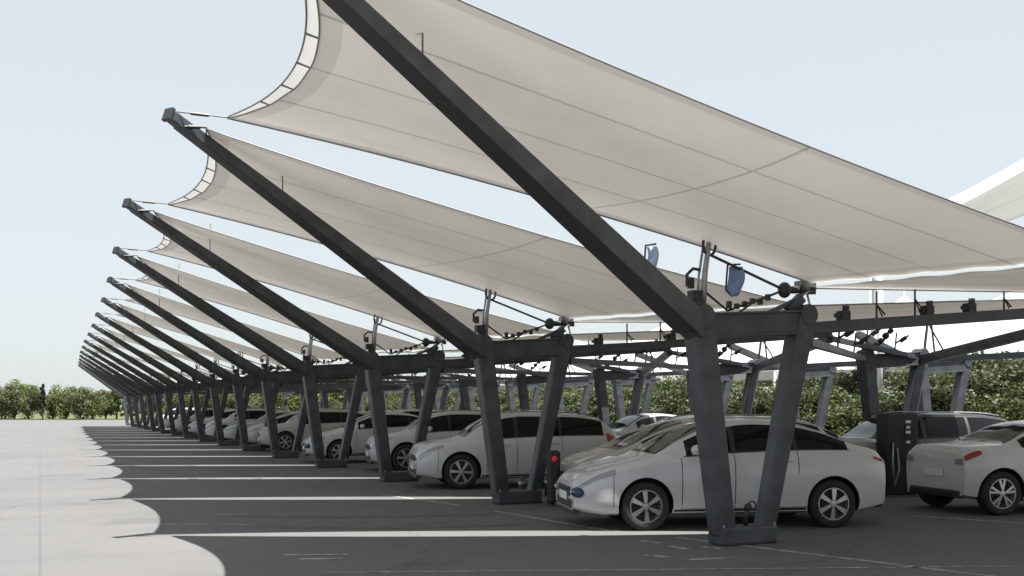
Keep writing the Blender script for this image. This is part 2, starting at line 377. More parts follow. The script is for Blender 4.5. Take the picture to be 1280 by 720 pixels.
root0 = None
frames = []
NAMELAB = ['nearest and largest', 'second', 'third', 'fourth', 'fifth', 'sixth', 'seventh', 'eighth', 'ninth', 'tenth', 'eleventh', 'twelfth', 'farthest']
proto = empty('canopy_frame', foot[0], TH); frame_core(proto); rigging(proto)
for i in range(NF):
    r_ = proto if i == 0 else copy_tree(proto)
    r_.location = foot[i]; frames.append(r_)
def loc(i, p):  # world to frame local
    d = p-foot[i]; return Vector((d.dot(Pv), d.dot(Rv), d.z))
def wor(i, p): return foot[i]+Pv*p[0]+Rv*p[1]+Vector((0, 0, p[2]))
V2 = 14.3; J = []
for i in range(NF):
    r_ = frames[i]; t = loc(i, tip[i]); kx = Vector((KX-.02, -.0, KH-.02)); d = (t-kx).normalized()
    tag(r_, f'{ORD[i]} dark steel V-legged canopy frame of the front row, counted from the nearest'
        if 0 < i < NF-1 else ('nearest dark steel V-legged canopy frame, standing in front of the white hatchback' if i == 0 else 'farthest and smallest dark steel canopy frame at the end of the front row'),
        'canopy frame', 'steel frames of the front canopy row')
    m = MB(); m.beam(kx-d*.05, t, .25, .315, .12, .135); m.build('arm', M['steel'], r_, bevel=.02)
    m = MB(); e = t+d*.004; m.beam(e, e+d*.05, .14, .155, .14, .155)
    m.beam(kx+d*.25+Vector((0, 0, -.157)), t-d*.1+Vector((0, 0, -.068)), .28, .02, .14, .015)
    m.build('arm_plate', M['darksteel'], r_, bevel=.006)
    # strut on arm up to sail
    q = kx.lerp(t, .72)
    m = MB(); m.tube([q+Vector((0, 0, .06)), q+Vector((0, 0, .62))], .009, 6); m.tube([q+Vector((.01, 0, .5)), q+Vector((.01, 0, .6))], .014, 6)
    m.build('strut', M['cable'], r_)
    # end outrigger
    m = MB(); m.tube([t+Vector((.05, 0, .06)), t+Vector((.62, -.1, .03))], .009, 6); m.tube([t+Vector((.22, -.03, .05)), t+Vector((.42, -.06, .04))], .02, 6)
    m.build('turnbuckle', M['darksteel'], r_)
    m = MB(); m.tube([t+Vector((.1, .03, -.1)), t+Vector((.42, .1, -.06))], .014, 6); m.tube([t+Vector((.2, .05, -.09)), t+Vector((.34, .08, -.07))], .026, 6)
    m.build('outrigger', M['darksteel'], r_)
    # long tie beam back to the second row
    uu, vv = UV(*wor(i, (IX, 0, 0))[:2])
    jj = W(uu+.1, V2, 3.1); J.append(jj)
    jl = loc(i, jj); a0 = Vector((IX+.1, 0, IH-.08))
    m = MB(); m.beam(a0, jl, .13, .15)
    m.build('tie_beam', M['steel'], r_, bevel=.01)
    for f in (.1, .36, .5, .93, .98):
        m = MB(); q = a0.lerp(jl, f); m.box(q+Vector((0, 0, .13)), (.13, .12, .12)); m.box(q+Vector((.04, 0, .22)), (.06, .06, .08)); m.box(q+Vector((-.09, 0, .13)), (.06, .08, .05)); m.build('clamp', M['darksteel'], r_)
    for f, hh in ((.2, .42), (.32, .5), (.62, .4)):
        m = MB(); q = a0.lerp(jl, f); m.tube([q, q+Vector((0, 0, hh))], .014, 6); m.tube([q+Vector((.1, 0, .1)), q+Vector((0, 0, hh*.6)), q+Vector((.14, 0, hh*.3))], .012, 6); m.build('stay_rod', M['darksteel'], r_)

# second row of frames
ROW2 = []
p2 = empty('rear_canopy_frame', (0, 0, 0), TH); frame_core(p2)
N2 = 11
for j in range(N2):
    r_ = p2 if j == 0 else copy_tree(p2)
    base = W(16.9+5.74*j, 16.2); r_.location = base; ROW2.append(base)
for j in range(N2):
    r_ = [o for o in bpy.data.objects if o.name.startswith('rear_canopy_frame') and (o.location-ROW2[j]).length < .01][0]
    tag(r_, f'{ORD[j]} dark V-legged frame of the rear canopy row, counted from the right' if j else 'rightmost dark rear canopy frame, behind the black car and white saloon',
        'canopy frame', 'steel frames of the rear canopy row')
    q = J[j]-ROW2[j]; jl = Vector((q.dot(Pv), q.dot(Rv), q.z)); a0 = Vector((IX, 0, IH-.05))
    m = MB(); m.beam(a0, jl+Vector((0, 0, -.1)), .15, .2, .13, .16); m.build('arm', M['steel'], r_, bevel=.01)
    m = MB()
    m.tube([(IX+.1, 0, IH), (IX+.25, 0, IH+1.0)], .03, 6); m.tube([(IX+.45, 0, IH-.05), (IX+.3, 0, IH+.95)], .022, 6)
    m.tube([(IX+.28, 0, IH+.7), (IX+.75, 0, IH+.1)], .018, 6); m.build('stay_rod', M['darksteel'], r_); m = MB()
    m.tube([(KX, 0, KH+.1), (KX+.5, 0, KH+.45), (KX+.75, 0, KH+.75)], .03, 6)
    for q in range(5): c_ = Vector((KX+.12+.14*q, 0, KH+.2+.11*q)); m.tube([c_, c_+Vector((.06, 0, .047))], .055+.015*(q % 2), 10)
    m.tube([(KX+.35, 0, KH+.3), (KX+.8, 0, KH+.25)], .02, 6)
    m.build('rigging', M['darksteel'], r_)

for j in range(11):
    for tg, nm in ((0, 0), (1, 1)):
        a0 = ROW2[j]+Pv*KX+Vector((0, 0, KH+.05)) if nm == 0 else ROW2[j]+Pv*IX+Vector((0, 0, IH))
        b0 = wor(j, (IX+.1, 0, IH-.25)) if nm == 0 else J[min(j+1, NF-1)]+Vector((0, 0, -.1))
        o_ = empty('brace', a0); d_ = b0-a0
        tag(o_, f"{'thin dark brace rising from the inner head' if nm == 0 else 'dark diagonal brace from the outer head'} of the {ORD[j]} rear frame from the right", 'brace', 'braces between the frame rows')
        m = MB(); m.beam((0, 0, 0), d_, .09 if nm == 0 else .11, .1); m.build('bar', M['steel'], o_)
        for f_ in (.3, .62):
            m = MB(); q = d_*f_; m.tube([q+Vector((0, 0, .05)), q+Vector((.04, 0, .42))], .016, 6); m.tube([q+Vector((.02, 0, .2)), q+Vector((.3, 0, .36))], .02, 6); m.tube([q+Vector((.12, 0, .24)), q+Vector((.24, 0, .32))], .045, 8)
            m.build('fitting', M['darksteel'], o_)
for j in range(12):
    r_ = copy_tree(p2); r_.location = W(14.5+5.0*j, 20.4)
    for ch in [x for x in bpy.data.objects if x.parent == r_ and x.name.split('.')[0] in ('arm', 'rigging', 'stay_rod')]: bpy.data.objects.remove(ch)
    tag(r_, f'{ORD[j]} small dark V-legged frame beside the hedge, counted from the right', 'canopy frame', 'steel frames along the hedge')
    m = MB(); m.beam((KX, 0, KH+.2), (KX-.2, 5.0, KH+.2), .1, .14); m.build('purlin', M['steel'], r_)
    m = MB(); m.beam((KX, 0, KH+.1), (-2.8, -.5, KH+.75), .12, .16); m.build('arm', M['steel'], r_)

# ------------------------------------------------------------------ sails
def curve(a, b, bow, n, off=0):
    out = []
    for k in range(n+1):
        t = k/n; out.append(a.lerp(b, t)+bow*(4*t*(1-t)))
    return out
def make_sail(name, nf, ff, fi, ni, bows, sag, lab, grp, web=True):
    """nf near-front, ff far-front, fi far-inner, ni near-inner corners"""
    NS, NT = 60, 32
    bf, bi, bn, bfar = bows
    front = curve(nf, ff, bf, NS); inner = curve(ni, fi, bi, NS)
    near = curve(nf, ni, bn, NT); far = curve(ff, fi, bfar, NT)
    org = (nf+ff+fi+ni)/4; org = Vector((org.x, org.y, min(nf.z, ff.z, fi.z, ni.z)))
    root = empty(name, org)
    tag(root, lab, 'shade sail', grp)
    rows = []; uvs = []
    for a in range(NS+1):
        s = a/NS; row = []
        for b in range(NT+1):
            t = b/NT
            p = front[a]*(1-t)+inner[a]*t + near[b]*(1-s)+far[b]*s - (nf*(1-s)*(1-t)+ff*s*(1-t)+fi*s*t+ni*(1-s)*t)
            p = p+Vector((0, 0, sag*16*s*(1-s)*t*(1-t)))
            p = p+Vector((0, 0, .007*math.sin(2*PI*6*s)*(t**5+(1-t)**6)*math.sin(PI*s)))
            row.append(p-org); uvs.append((s, t))
        rows.append(row)
    m = MB(); m.keep = True; m.grid(rows)
    me = m.mesh(name, M['sail'], True)
    ul = me.uv_layers.new(name='UVMap')
    for lp in me.loops: ul.data[lp.index].uv = uvs[lp.vertex_index]
    o = bpy.data.objects.new('membrane', me); C.objects.link(o); o.parent = root
    sol = o.modifiers.new('thickness', 'SOLIDIFY'); sol.thickness = .002; sol.offset = 0
    o.modifiers.clear()
    # front edge webbing and cable
    if web:
        fb = bf.normalized()
        out = [front[a]-org-fb*(.13*math.sin(PI*a/NS)**.6+.0) for a in range(NS+1)]
        fr = [rows[a][0] for a in range(NS+1)]
        m = MB(); m.keep = True; m.grid([[x+Vector((0, 0, .0)) for x in fr], [x+Vector((0, 0, .01)) for x in out]])
        me2 = m.mesh('webbing', M['web'], True); u2 = me2.uv_layers.new(name='UVMap')
        for lp in me2.loops: u2.data[lp.index].uv = (.37, .3)
        w = bpy.data.objects.new('webbing', me2); C.objects.link(w); w.parent = root
        m = MB(); m.tube([nf-org]+out[1:-1]+[ff-org], .009, 6); m.tube([x-Vector((0, 0, .012)) for x in fr], .008, 6)
        for a in (12, 21, 30, 39, 48): m.tube([fr[a], out[a]], .012, 6)
        m.build('edge_cable', M['cable'], root, smooth=True)
    for rw in (rows[0], rows[-1]):
        m = MB(); m.tube([r-Vector((0, 0, .01)) for r in rw], .009, 5); m.build('side_cable', M['cable'], root, smooth=True)
    return root
def cornF(i): return tip[i]+Pv*.62+Rv*-.13+Vector((0, 0, .02))     # far-front corner of sail i-1
def cornN(i): return tip[i]+Pv*.42+Rv*.10+Vector((0, 0, -.07))     # near-front corner of sail i
inner = [wor(i, (IX+.05, 0, 0)) for i in range(NF)]
corner0 = W(6.25, 8.7)
for i in range(NF-1+0):
    nf = cornN(i); ff = cornF(i+1)
    fi = inner[i]+Vector((0, 0, 3.17))-Rv*.12
    ni = (corner0+Vector((0, 0, 2.98))) if i == 0 else inner[i-1]+Vector((0, 0, 2.93))+Rv*.14
    lab = 'nearest and largest cream shade sail, filling the top of the view' if i == 0 else f'cream shade sail between the {ORD[i]} and {ORD[i+1]} frame arms of the front row'
    make_sail('shade_sail', nf, ff, fi, ni, (Pv*(.55 if i == 0 else .36)+Vector((0, 0, -.12)), Pv*.0, Rv*.27 if i else Rv*.09+Vector((0, 0, -.04)), Rv*-.22+Vector((0, 0, .04))), .02, lab, 'cream sails of the front row')
# last sail hangs from an end frame arm; rear low canopy
for i in range(N2+1):
    ni = ((corner0+Vector((0, 0, 2.96)))-Pv*.01) if i == 0 else inner[i-1]-Pv*.01+Rv*.02+Vector((0, 0, 2.91))
    fi = inner[i]-Pv*.01+Rv*.04+Vector((0, 0, 3.13))
    un = UV(*ni[:2])[0]; uf = UV(*fi[:2])[0]
    nf = W(un+.1, 17.0, 3.45); ff = W(uf-.1, 17.0, 3.4)
    lab = ('nearest low flat shade sail behind the front row, at the right edge of the view' if i == 0 else
           f'low flat cream shade sail of the rear canopy, {ORD[i]} from the right')
    make_sail('low_shade_sail', nf, ff, fi, ni, (-Pv*.6, Pv*.0, Rv*.02, Rv*.02), -.02, lab, 'low cream sails between the two frame rows')
make_sail('low_shade_sail', W(.6, 17.0, 3.45), W(6.0, 17, 3.4), W(5.9, 8.6, 3.1), W(.4, 8.6, 3.1), (-Pv*.6, Pv*.01, Rv*.02, Rv*.02), -.02, 'unseen low sail added right of the camera to darken the nearest sail', 'low cream sails between the two frame rows')  # unseen sail added to cut bounce light under the nearest sail's right end
make_sail('low_shade_sail', W(-5.2, 17.0, 3.45), W(.2, 17, 3.4), W(.1, 8.6, 3.1), W(-5.4, 8.6, 3.1), (-Pv*.6, Pv*.01, Rv*.02, Rv*.02), -.02, 'unseen low sail added behind and right of the camera to shade the near ground', 'low cream sails between the two frame rows')  # another unseen sail, added only to keep sun off the near ground
for uu, vv, lb in ((.2, 8.6, 'end mast right of the camera holding the added low sails, outside the picture'), (-5.4, 8.6, 'end mast behind the camera holding the last added low sail'), (.4, 17.0, 'outer mast right of the camera holding the added low sails'), (-5.2, 17.0, 'outer mast behind the camera holding the last added low sail'), (6.1, 17.0, 'outer mast beyond the right edge holding the low sails'), (11.2, 17.5, 'outer mast just beyond the right edge of the picture')):  # masts by and behind the camera carry the added unseen sails
    mr = empty('end_mast', W(uu, vv)); tag(mr, lb, 'mast')
    m = MB(); m.tube([(0, 0, 0), (0, 0, 3.25 if vv < 10 else 3.5)], [.14, .1], 16); m.build('pole', M['steel'], mr, smooth=True)
    m = MB(); m.box((0, 0, .1), (.5, .5, .2)); m.build('plinth', M['concrete'], mr, bevel=.02)
# end mast holding the near corners outside the right edge
mr = empty('end_mast', corner0+Pv*.15); tag(mr, 'dark end mast holding the near corners of the largest sails beyond the right edge', 'mast')
m = MB(); m.tube([(0, 0, 0), (0, 0, 3.25)], [.14, .1], 16); m.build('pole', M['steel'], mr, smooth=True)
m = MB(); m.box((0, 0, .1), (.5, .5, .2)); m.build('plinth', M['concrete'], mr, bevel=.02)

# blue sheets clipped to the rigging
def sheet(px, py, Y, w, h, mat, lab, tilt):
    c = Vector(((px-640)*Y/FPX, Y, CAMH-(py-HOR)*Y/FPX))
    rt = empty('banner', c, tilt); tag(rt, lab, 'banner')
    m = MB(); rows = []
    for a in range(9):
        t = a/8; half = w/2*(.75+.5*math.sin(PI*(.25+.6*t)))*(.55 if a == 8 else 1)
        rows.append([(half*(s-.5)*2*.9+.02*math.sin(5*t), .03*math.sin(s*4+t*3), h/2-h*t) for s in [k/8 for k in range(9)]])
    m.grid(rows); o = m.build('cloth', mat, rt, smooth=True)
    so = o.modifiers.new('s', 'SOLIDIFY'); so.thickness = .006
    m = MB(); m.tube([(-w*.6, 0, h/2+.02), (w*.4, 0, h/2+.03)], .012, 6); m.tube([(-w*.6, 0, h/2+.02), (-w*.75, 0, -h*.3), (-w*.2, 0, -h*.5)], .012, 6)
    m.build('hanger', M['darksteel'], rt)
sheet(919, 352, 12.5, .17, .36, M['blue'], 'blue cloth hanging from the rigging of the nearest frame', .3)
sheet(815, 324, 12.5, .13, .3, M['paleblue'], 'pale blue cloth behind the arm of the nearest frame', -.4)

# ------------------------------------------------------------------ cars
def interp(keys, s):
    if s <= keys[0][0]: return keys[0][1]
    if s >= keys[-1][0]: return keys[-1][1]
    for i in range(len(keys)-1):
        if keys[i][0] <= s <= keys[i+1][0]:
            x0, y0 = keys[i]; x1, y1 = keys[i+1]; h = x1-x0
            def sl(j):
                if j <= 0 or j >= len(keys)-1: return None
                a = (keys[j][1]-keys[j-1][1])/(keys[j][0]-keys[j-1][0]); b = (keys[j+1][1]-keys[j][1])/(keys[j+1][0]-keys[j][0])
                return 0 if a*b <= 0 else 2*a*b/(a+b)
            d = (y1-y0)/h; m0 = sl(i); m1 = sl(i+1); m0 = d if m0 is None else m0; m1 = d if m1 is None else m1
            t = (s-x0)/h
            return y0*(2*t**3-3*t*t+1)+m0*h*(t**3-2*t*t+t)+y1*(-2*t**3+3*t*t)+m1*h*(t**3-t*t)
SPEC = {
 'hatchback': dict(L=4.35, Wd=1.80, wf=.93, wb=2.62, r=.325, cowl=1.08, wtop=1.95, B=2.12, C=3.0, D=3.78, rw=(3.2, 3.88),
    top=[(0, .60), (.06, .68), (.35, .82), (.75, .92), (1.08, 1.0), (1.5, 1.225), (1.95, 1.41), (2.45, 1.475), (2.95, 1.45), (3.45, 1.33), (3.85, 1.16), (4.1, 1.09), (4.28, 1.05), (4.35, .93)],
    belt=[(0, .55), (.35, .76), (1.1, .93), (3.8, 1.04), (4.35, .92)]),
 'suv': dict(L=4.62, Wd=1.86, wf=.86, wb=2.7, r=.35, cowl=1.0, wtop=1.72, B=2.1, C=3.1, D=4.1, rw=(4.1, 4.45),
    top=[(0, .78), (.05, .9), (.3, 1.02), (.7, 1.09), (1.0, 1.14), (1.4, 1.42), (1.75, 1.6), (2.3, 1.68), (3.4, 1.66), (4.0, 1.58), (4.3, 1.38), (4.5, 1.15), (4.6, 1.0), (4.62, .85)],
    belt=[(0, .72), (.4, .95), (1.1, 1.04), (4.2, 1.14), (4.62, .84)]),
 'minivan': dict(L=4.6, Wd=1.84, wf=.92, wb=2.75, r=.33, cowl=.66, wtop=1.85, B=2.1, C=3.1, D=4.2, rw=(4.2, 4.5),
    top=[(0, .66), (.06, .78), (.35, .93), (.85, 1.08), (1.35, 1.33), (1.85, 1.5), (2.5, 1.6), (3.5, 1.59), (4.1, 1.5), (4.4, 1.3), (4.55, 1.05), (4.6, .85)],
    belt=[(0, .6), (.4, .84), (1.1, .98), (4.2, 1.08), (4.6, .84)]),
 'sedan': dict(L=4.7, Wd=1.78, wf=1.13, wb=3.0, r=.335, cowl=1.3, wtop=2.05, B=2.3, C=3.15, D=3.75, rw=(3.25, 3.95),
    top=[(0, .58), (.06, .68), (.4, .82), (.9, .92), (1.3, .98), (1.7, 1.22), (2.05, 1.37), (2.6, 1.44), (3.1, 1.40), (3.55, 1.25), (3.95, 1.085), (4.3, 1.06), (4.62, 1.04), (4.7, .92)],
    belt=[(0, .54), (.4, .75), (1.3, .92), (3.8, 1.01), (4.5, .99), (4.7, .9)]),
}
def sect(sp, s):
    L = sp['L']; w = sp['Wd']/2
    if s < .6: w *= 1-.24*(1-s/.6)**2.4
    if s > L-.5: w *= 1-.14*((s-L+.5)/.5)**2.4
    zt = interp(sp['top'], s); zb_ = .2+.06*max(0, 1-s/.4)+.08*max(0, (s-L+.5)/.5)
    be = min(interp(sp['belt'], s), zt-.045)
    f = max(0, min(1, (zt-be)/.42)); wr = w*(.80-.13*f)
    h = be-zb_
    pts = [(0, zb_), (.80*w, zb_), (.93*w, zb_+.035), (.97*w, zb_+.16*h), (.985*w, zb_+.38*h), (1.0*w, zb_+.62*h), (.985*w, zb_+.84*h), (.955*w, zb_+.95*h), (.915*w, be)]
    g0 = (.895*w, be+.012*min(1, f*2+.3)); e = .055*max(.35, f); g1 = (wr, zt-e)
    for k in range(1, 6):
        t = k/5; bul = .03*f*math.sin(PI*t)
        pts.append((g0[0]+(g1[0]-g0[0])*t+bul, g0[1]+(g1[1]-g0[1])*t))
    pts += [(wr-.055, zt-e*.42), (wr-.13, zt-e*.16), (wr*.45, zt), (0, zt+.006)]
    return pts
# row numbers: 0-8 body side, 8-13 side glass, 13 cant rail, 13-17 top
def S(sp, s, k):
    p = sect(sp, s); i = int(min(len(p)-2, math.floor(k))); t = k-i
    y = p[i][0]*(1-t)+p[i+1][0]*t; zz = p[i][1]*(1-t)+p[i+1][1]*t
    return Vector((sp['L']/2-s, y, zz))
def nrm(sp, s, k):
    e = .01
    a = S(sp, min(s+e, sp['L']), k)-S(sp, max(s-e, 0), k); b = S(sp, s, min(k+.05, 17))-S(sp, s, max(k-.05, 0))
    n = a.cross(b)
    if n.length < 1e-9: return Vector((0, 0, 1))
    n.normalize()
    return n if n.dot(Vector((0, S(sp, s, k).y+.001, .35))) > 0 else -n
def patch(m, sp, sr, kr, off, side, ns=10, nk=6, fn=None):
    rows = []
    for a in range(ns+1):
        s = sr[0]+(sr[1]-sr[0])*a/ns; row = []
        k0, k1 = (fn(s) if fn else kr)
        for b in range(nk+1):
            k = k0+(k1-k0)*b/nk; p = S(sp, s, k)+nrm(sp, s, k)*off
            row.append((p.x, p.y*side, p.z))
        rows.append(row)
    m.grid(rows)
wheel_cache = {}
def make_wheel(parent, x, y, r, side, style):
    key = (r, style)
    if key not in wheel_cache:
        m = MB(); w = .105
        m.lathe([(r*.62, -w*.9), (r*.8, -w), (r*.94, -w*.96), (r, -w*.7), (r, w*.7), (r*.94, w*.96), (r*.8, w), (r*.66, w*.9), (r*.66, -w*.2)], 36)
        ty = m.mesh('wheel', M['tyre'], True)
        m = MB(); m.cur = 1; m.lathe([(.001, w*.1), (r*.64, w*.1)], 30); m.cur = 0
        m.lathe([(r*.66, w*.1), (r*.68, w*.93), (r*.64, w*.93), (r*.61, w*.5), (r*.60, w*.1)], 36)
        n = 6 if style == 0 else 5
        for q in range(n):
            t = 2*PI*q/n+.3
            c, s_ = math.cos(t), math.sin(t)
            spr = ((-.0, -.0),) if style == 0 else ((-.13, -.2), (.13, .2))
            for (o1, o2) in spr:
                a = Vector((.05*math.cos(t), w*.82, .05*math.sin(t))); b = Vector((r*.62*math.cos(t+o2), w*.78, r*.62*math.sin(t+o2)))
                ww = .035 if style else .05
                m.beam(a, b, ww*.8, .03, ww*(1.1 if style else 1.35), .025, up=(0, 1, 0))
        m.lathe([(.001, w*.95), (.045, w*.93), (.055, w*.7), (.055, w*.1)], 16)
        wheel_cache[key] = (ty, m.mesh('rim', [M['alloy'], M['blackpl']], True))
        wheel_cache[key][1].set_sharp_from_angle(angle=R(35))
    ty, rm = wheel_cache[key]
    o = bpy.data.objects.new('wheel', ty); C.objects.link(o); o.parent = parent; o.location = (x, y, r)
    o.rotation_euler = (0, random.uniform(0, 6), 0)
    q = bpy.data.objects.new('rim', rm); C.objects.link(q); q.parent = o
    if side < 0: o.rotation_euler = (0, 0, PI)
def make_car(kind, paintname, name):
    sp = SPEC[kind]; L = sp['L']; pm = P[paintname]; root = empty(name, (0, 0, 0))
    st = [0, .012, .03, .06, .1]+[.15+(L-.3)*k/64 for k in range(65)]+[L-.1, L-.05, L-.02, L]
    m = MB(); rows = []
    for s in st:
        h = [S(sp, s, k) for k in range(18)]
        if s == 0 or s == L: pass
        ring = [(p.x, p.y, p.z) for p in h]+[(p.x, -p.y, p.z) for p in h[-2:0:-1]]
        rows.append(ring)
    n = len(rows[0]); vs = [p for r in rows for p in r]; fs = []
    for i in range(len(rows)-1):
        for k in range(n): fs.append((i*n+k, i*n+(k+1) % n, (i+1)*n+(k+1) % n, (i+1)*n+k))
    fs.append(tuple(range(n-1, -1, -1))); fs.append(tuple((len(rows)-1)*n+k for k in range(n)))
    m.add(vs, fs)
    body = m.build('body', [pm, M['blackpl']], root, smooth=True)
    cut = MB(); xs = (L/2-sp['wf'], L/2-sp['wf']-sp['wb'])
    for x in xs:
        for sd in (-1, 1):
            N = 40; rr = sp['r']+.05
            y0, y1 = sd*.55, sd*1.3
            ring0 = [(x+rr*math.cos(2*PI*q/N), y0, sp['r']+.01+rr*math.sin(2*PI*q/N)) for q in range(N)]
            ring1 = [(a, y1, c) for a, b, c in ring0]
            cut.add(ring0+ring1, [(q, (q+1) % N, N+(q+1) % N, N+q) for q in range(N)]+[tuple(range(N)), tuple(range(2*N-1, N-1, -1))])
    co = cut.build('cutter', M['blackpl'])
    bo = body.modifiers.new('b', 'BOOLEAN'); bo.object = co; bo.operation = 'DIFFERENCE'; bo.solver = 'EXACT'
    try: bo.material_mode = 'TRANSFER'
    except Exception: pass
    bpy.context.view_layer.update(); dg = bpy.context.evaluated_depsgraph_get()
    nm = bpy.data.meshes.new_from_object(body.evaluated_get(dg)); body.modifiers.clear(); old = body.data; body.data = nm
    nm.name = 'body'
    bpy.data.objects.remove(co); bpy.data.meshes.remove(old)
    nm.polygons.foreach_set('use_smooth', [True]*len(nm.polygons)); nm.set_sharp_from_angle(angle=R(42))
    # glazing
    m = MB(); sr = (sp['cowl']+.03, sp['wtop']); rows = []
    for a in range(15):
        s = sr[0]+(sr[1]-sr[0])*a/14; row = []
        for b in range(-10, 11):
            k = 17-abs(b)/10*2.7; p = S(sp, s, k)+nrm(sp, s, k)*.006; row.append((p.x, p.y*(1 if b >= 0 else -1), p.z))
        rows.append(row)
    m.grid(rows); m.build('windscreen', M['glass'], root, smooth=True)
    m = MB(); sr = sp['rw']; rows = []
    for a in range(11):
        s = sr[0]+(sr[1]-sr[0])*a/10; row = []
        for b in range(-10, 11):
            k = 17-abs(b)/10*2.6; p = S(sp, s, k)+nrm(sp, s, k)*.006; row.append((p.x, p.y*(1 if b >= 0 else -1), p.z))
        rows.append(row)
    m.grid(rows); m.build('rear_window', M['glass'], root, smooth=True)
    A = sp['cowl']+.42
    for sd in (1, -1):
        for s0, s1 in ((A, sp['B']), (sp['B']+.07, sp['C']), (sp['C']+.06, sp['D'])):
            m = MB(); patch(m, sp, (s0, s1), (8.5, 12.75), .006, sd, 12, 6); m.build('side_window', M['glass'], root, smooth=True)
        # black window surround and pillars
        m = MB(); patch(m, sp, (sp['B']-.01, sp['B']+.08), (8.5, 12.75), .0045, sd, 2, 6); patch(m, sp, (sp['C']-.01, sp['C']+.07), (8.5, 12.75), .0045, sd, 2, 6)
        patch(m, sp, (A-.04, sp['D']+.03), (8.28, 8.5), .0045, sd, 26, 2)
        m.build('window_trim', M['blackpl'], root, smooth=True)
        # door shut lines
        m = MB(); f0 = sp['wf']+sp['r']+.1; r1 = sp['wf']+sp['wb']-sp['r']-.02
        for s_ in (f0+.06, sp['B']+.03): patch(m, sp, (s_, s_+.01), (2.6, 8.2), .003, sd, 1, 10)
        patch(m, sp, (sp['C']+.04, sp['C']+.05), (5.2, 8.2), .003, sd, 1, 10)
        patch(m, sp, (f0+.06, r1), (2.55, 2.62), .003, sd, 20, 1)
        m.build('door_gap', M['blackpl'], root)
        m = MB(); patch(m, sp, (.16, sp['cowl']), (13.3, 13.42), .003, sd, 16, 1); m.build('bonnet_gap', M['blackpl'], root)
        m = MB(); patch(m, sp, (sp['wf']-sp['r']-.12, sp['wf']-sp['r']-.112), (3.2, 6.6), .003, sd, 1, 8); m.build('bumper_gap', M['blackpl'], root)
        m = MB(); patch(m, sp, (sp['wf']+sp['r']+.06, sp['wf']+sp['wb']-sp['r']-.06), (1.6, 2.5), .006, sd, 20, 3); m.build('sill_trim', M['blackpl'], root, smooth=True)
        for s_ in (sp['B']-.2, sp['C']-.12):
            p = S(sp, s_, 6.3); m = MB(); m.box((p.x, (p.y+.022)*sd, p.z), (.17, .022, .026)); m.build('door_handle', pm, root, bevel=.008)
        p = S(sp, A+.1, 8.6); m = MB(); m.ell((p.x+.0, (p.y+.13)*sd, p.z+.07), (.07, .11, .07), 12, 8); m.beam((p.x, (p.y-.01)*sd, p.z), (p.x, (p.y+.06)*sd, p.z+.04), .05, .03)
        m.build('mirror', pm, root, smooth=True)
        # lamps
        m = MB()
        kk = lambda s: (6.5+max(0, (s-.3))*.6, 7.95-max(0, .12-s)*3)
        patch(m, sp, (.03, .52), None, .006, sd, 12, 4, fn=kk if kind != 'suv' else (lambda s: (5.6+s*2.4, 7.9)))
        m.build('headlight', M['lampglass'], root, smooth=True)
        m = MB()
        if kind == 'suv': patch(m, sp, (L-.42, L-.02), None, .008, sd, 8, 6, fn=lambda s: (6.0, 9.0))
        else: patch(m, sp, (L-(.2 if kind == 'hatchback' else .24), L-.01), None, .008, sd, 8, 4, fn=lambda s: ((6.9, 7.8) if kind == 'hatchback' else (6.3+max(0, (L-.14-s))*4, 7.7)))
        m.build('taillight', M['redlamp'], root, smooth=True)
        p = S(sp, .14, 4.2); m = MB(); m.ell((p.x-.05, (p.y)*sd, p.z-.02), (.022, .02, .03), 10, 6); m.build('fog_lamp', M['amberred'] if kind == 'hatchback' else M['lampglass'], root, smooth=True)
        if kind in ('suv', 'minivan'):
            m = MB(); pts = [S(sp, s_, 14.0)+Vector((0, 0, .045)) for s_ in [sp['wtop']+.15+(sp['D']-.3-sp['wtop'])*q/10 for q in range(11)]]
            m.tube([(p.x, p.y*sd, p.z) for p in pts], .014, 6); m.build('roof_rail', M['galv'], root, smooth=True)
    # front: grille, intake, badge, plate
    X = L/2; zt = sp['top'][0][1]; w0 = sp['Wd']/2*.76
    m = MB(); m.box((X-.005, 0, zt-.10), (.04, w0*1.15, .12))
    for q in range(4): m.box((X+.018, 0, zt-.06-.028*q), (.008, w0*1.1, .008))
    m.build('grille', M['blackpl'], root, bevel=.01)
    m = MB(); m.box((X-.01, 0, .335), (.045, w0*1.5, .12)); m.box((X-.03, 0, .235), (.1, w0*1.9, .05)); m.build('front_bumper', M['blackpl'], root, bevel=.015)
    m = MB(); m.box((X+.022, 0, .43), (.012, .5, .11)); m.build('number_plate', M['plate'], root)
    m = MB(); m.box((-X-.022, 0, .62 if kind != 'suv' else .7), (.012, .5, .11)); m.build('number_plate', M['plate'], root)
    m = MB(); m.box((-X+.03, 0, .31), (.12, w0*1.9, .12)); m.build('rear_bumper', M['blackpl'], root, bevel=.03)
    # tail lamp wraps onto the rear panel
    for sd in (1, -1):
        p = S(sp, L, 7); m = MB(); m.box((-X-.002, sd*(p.y-.1), p.z-.03), (.03, .2, .06 if kind == 'hatchback' else .09)); m.build('taillight', M['redlamp'] if kind != 'sedan' else M['lampglass'], root, bevel=.01)
        p = S(sp, 0, 7); m = MB(); m.box((X-.002, sd*(p.y-.1), p.z-.035), (.03, .22, .07)); m.build('headlight', M['lampglass'], root, bevel=.01)
    if kind == 'hatchback':
        for sd in (1, -1):
            p = S(sp, .0, 6); m = MB(); m.ell((X-.07, sd*(p.y-.05), zt-.10), (.1, .17, .085), 14, 8); m.build('lamp_pod', M['bluelamp'], root, smooth=True)
            m = MB(); m.ell((X+.02, sd*(p.y-.1), zt-.10), (.02, .06, .03), 10, 6); m.build('lamp_lens', M['alloy'], root, smooth=True)
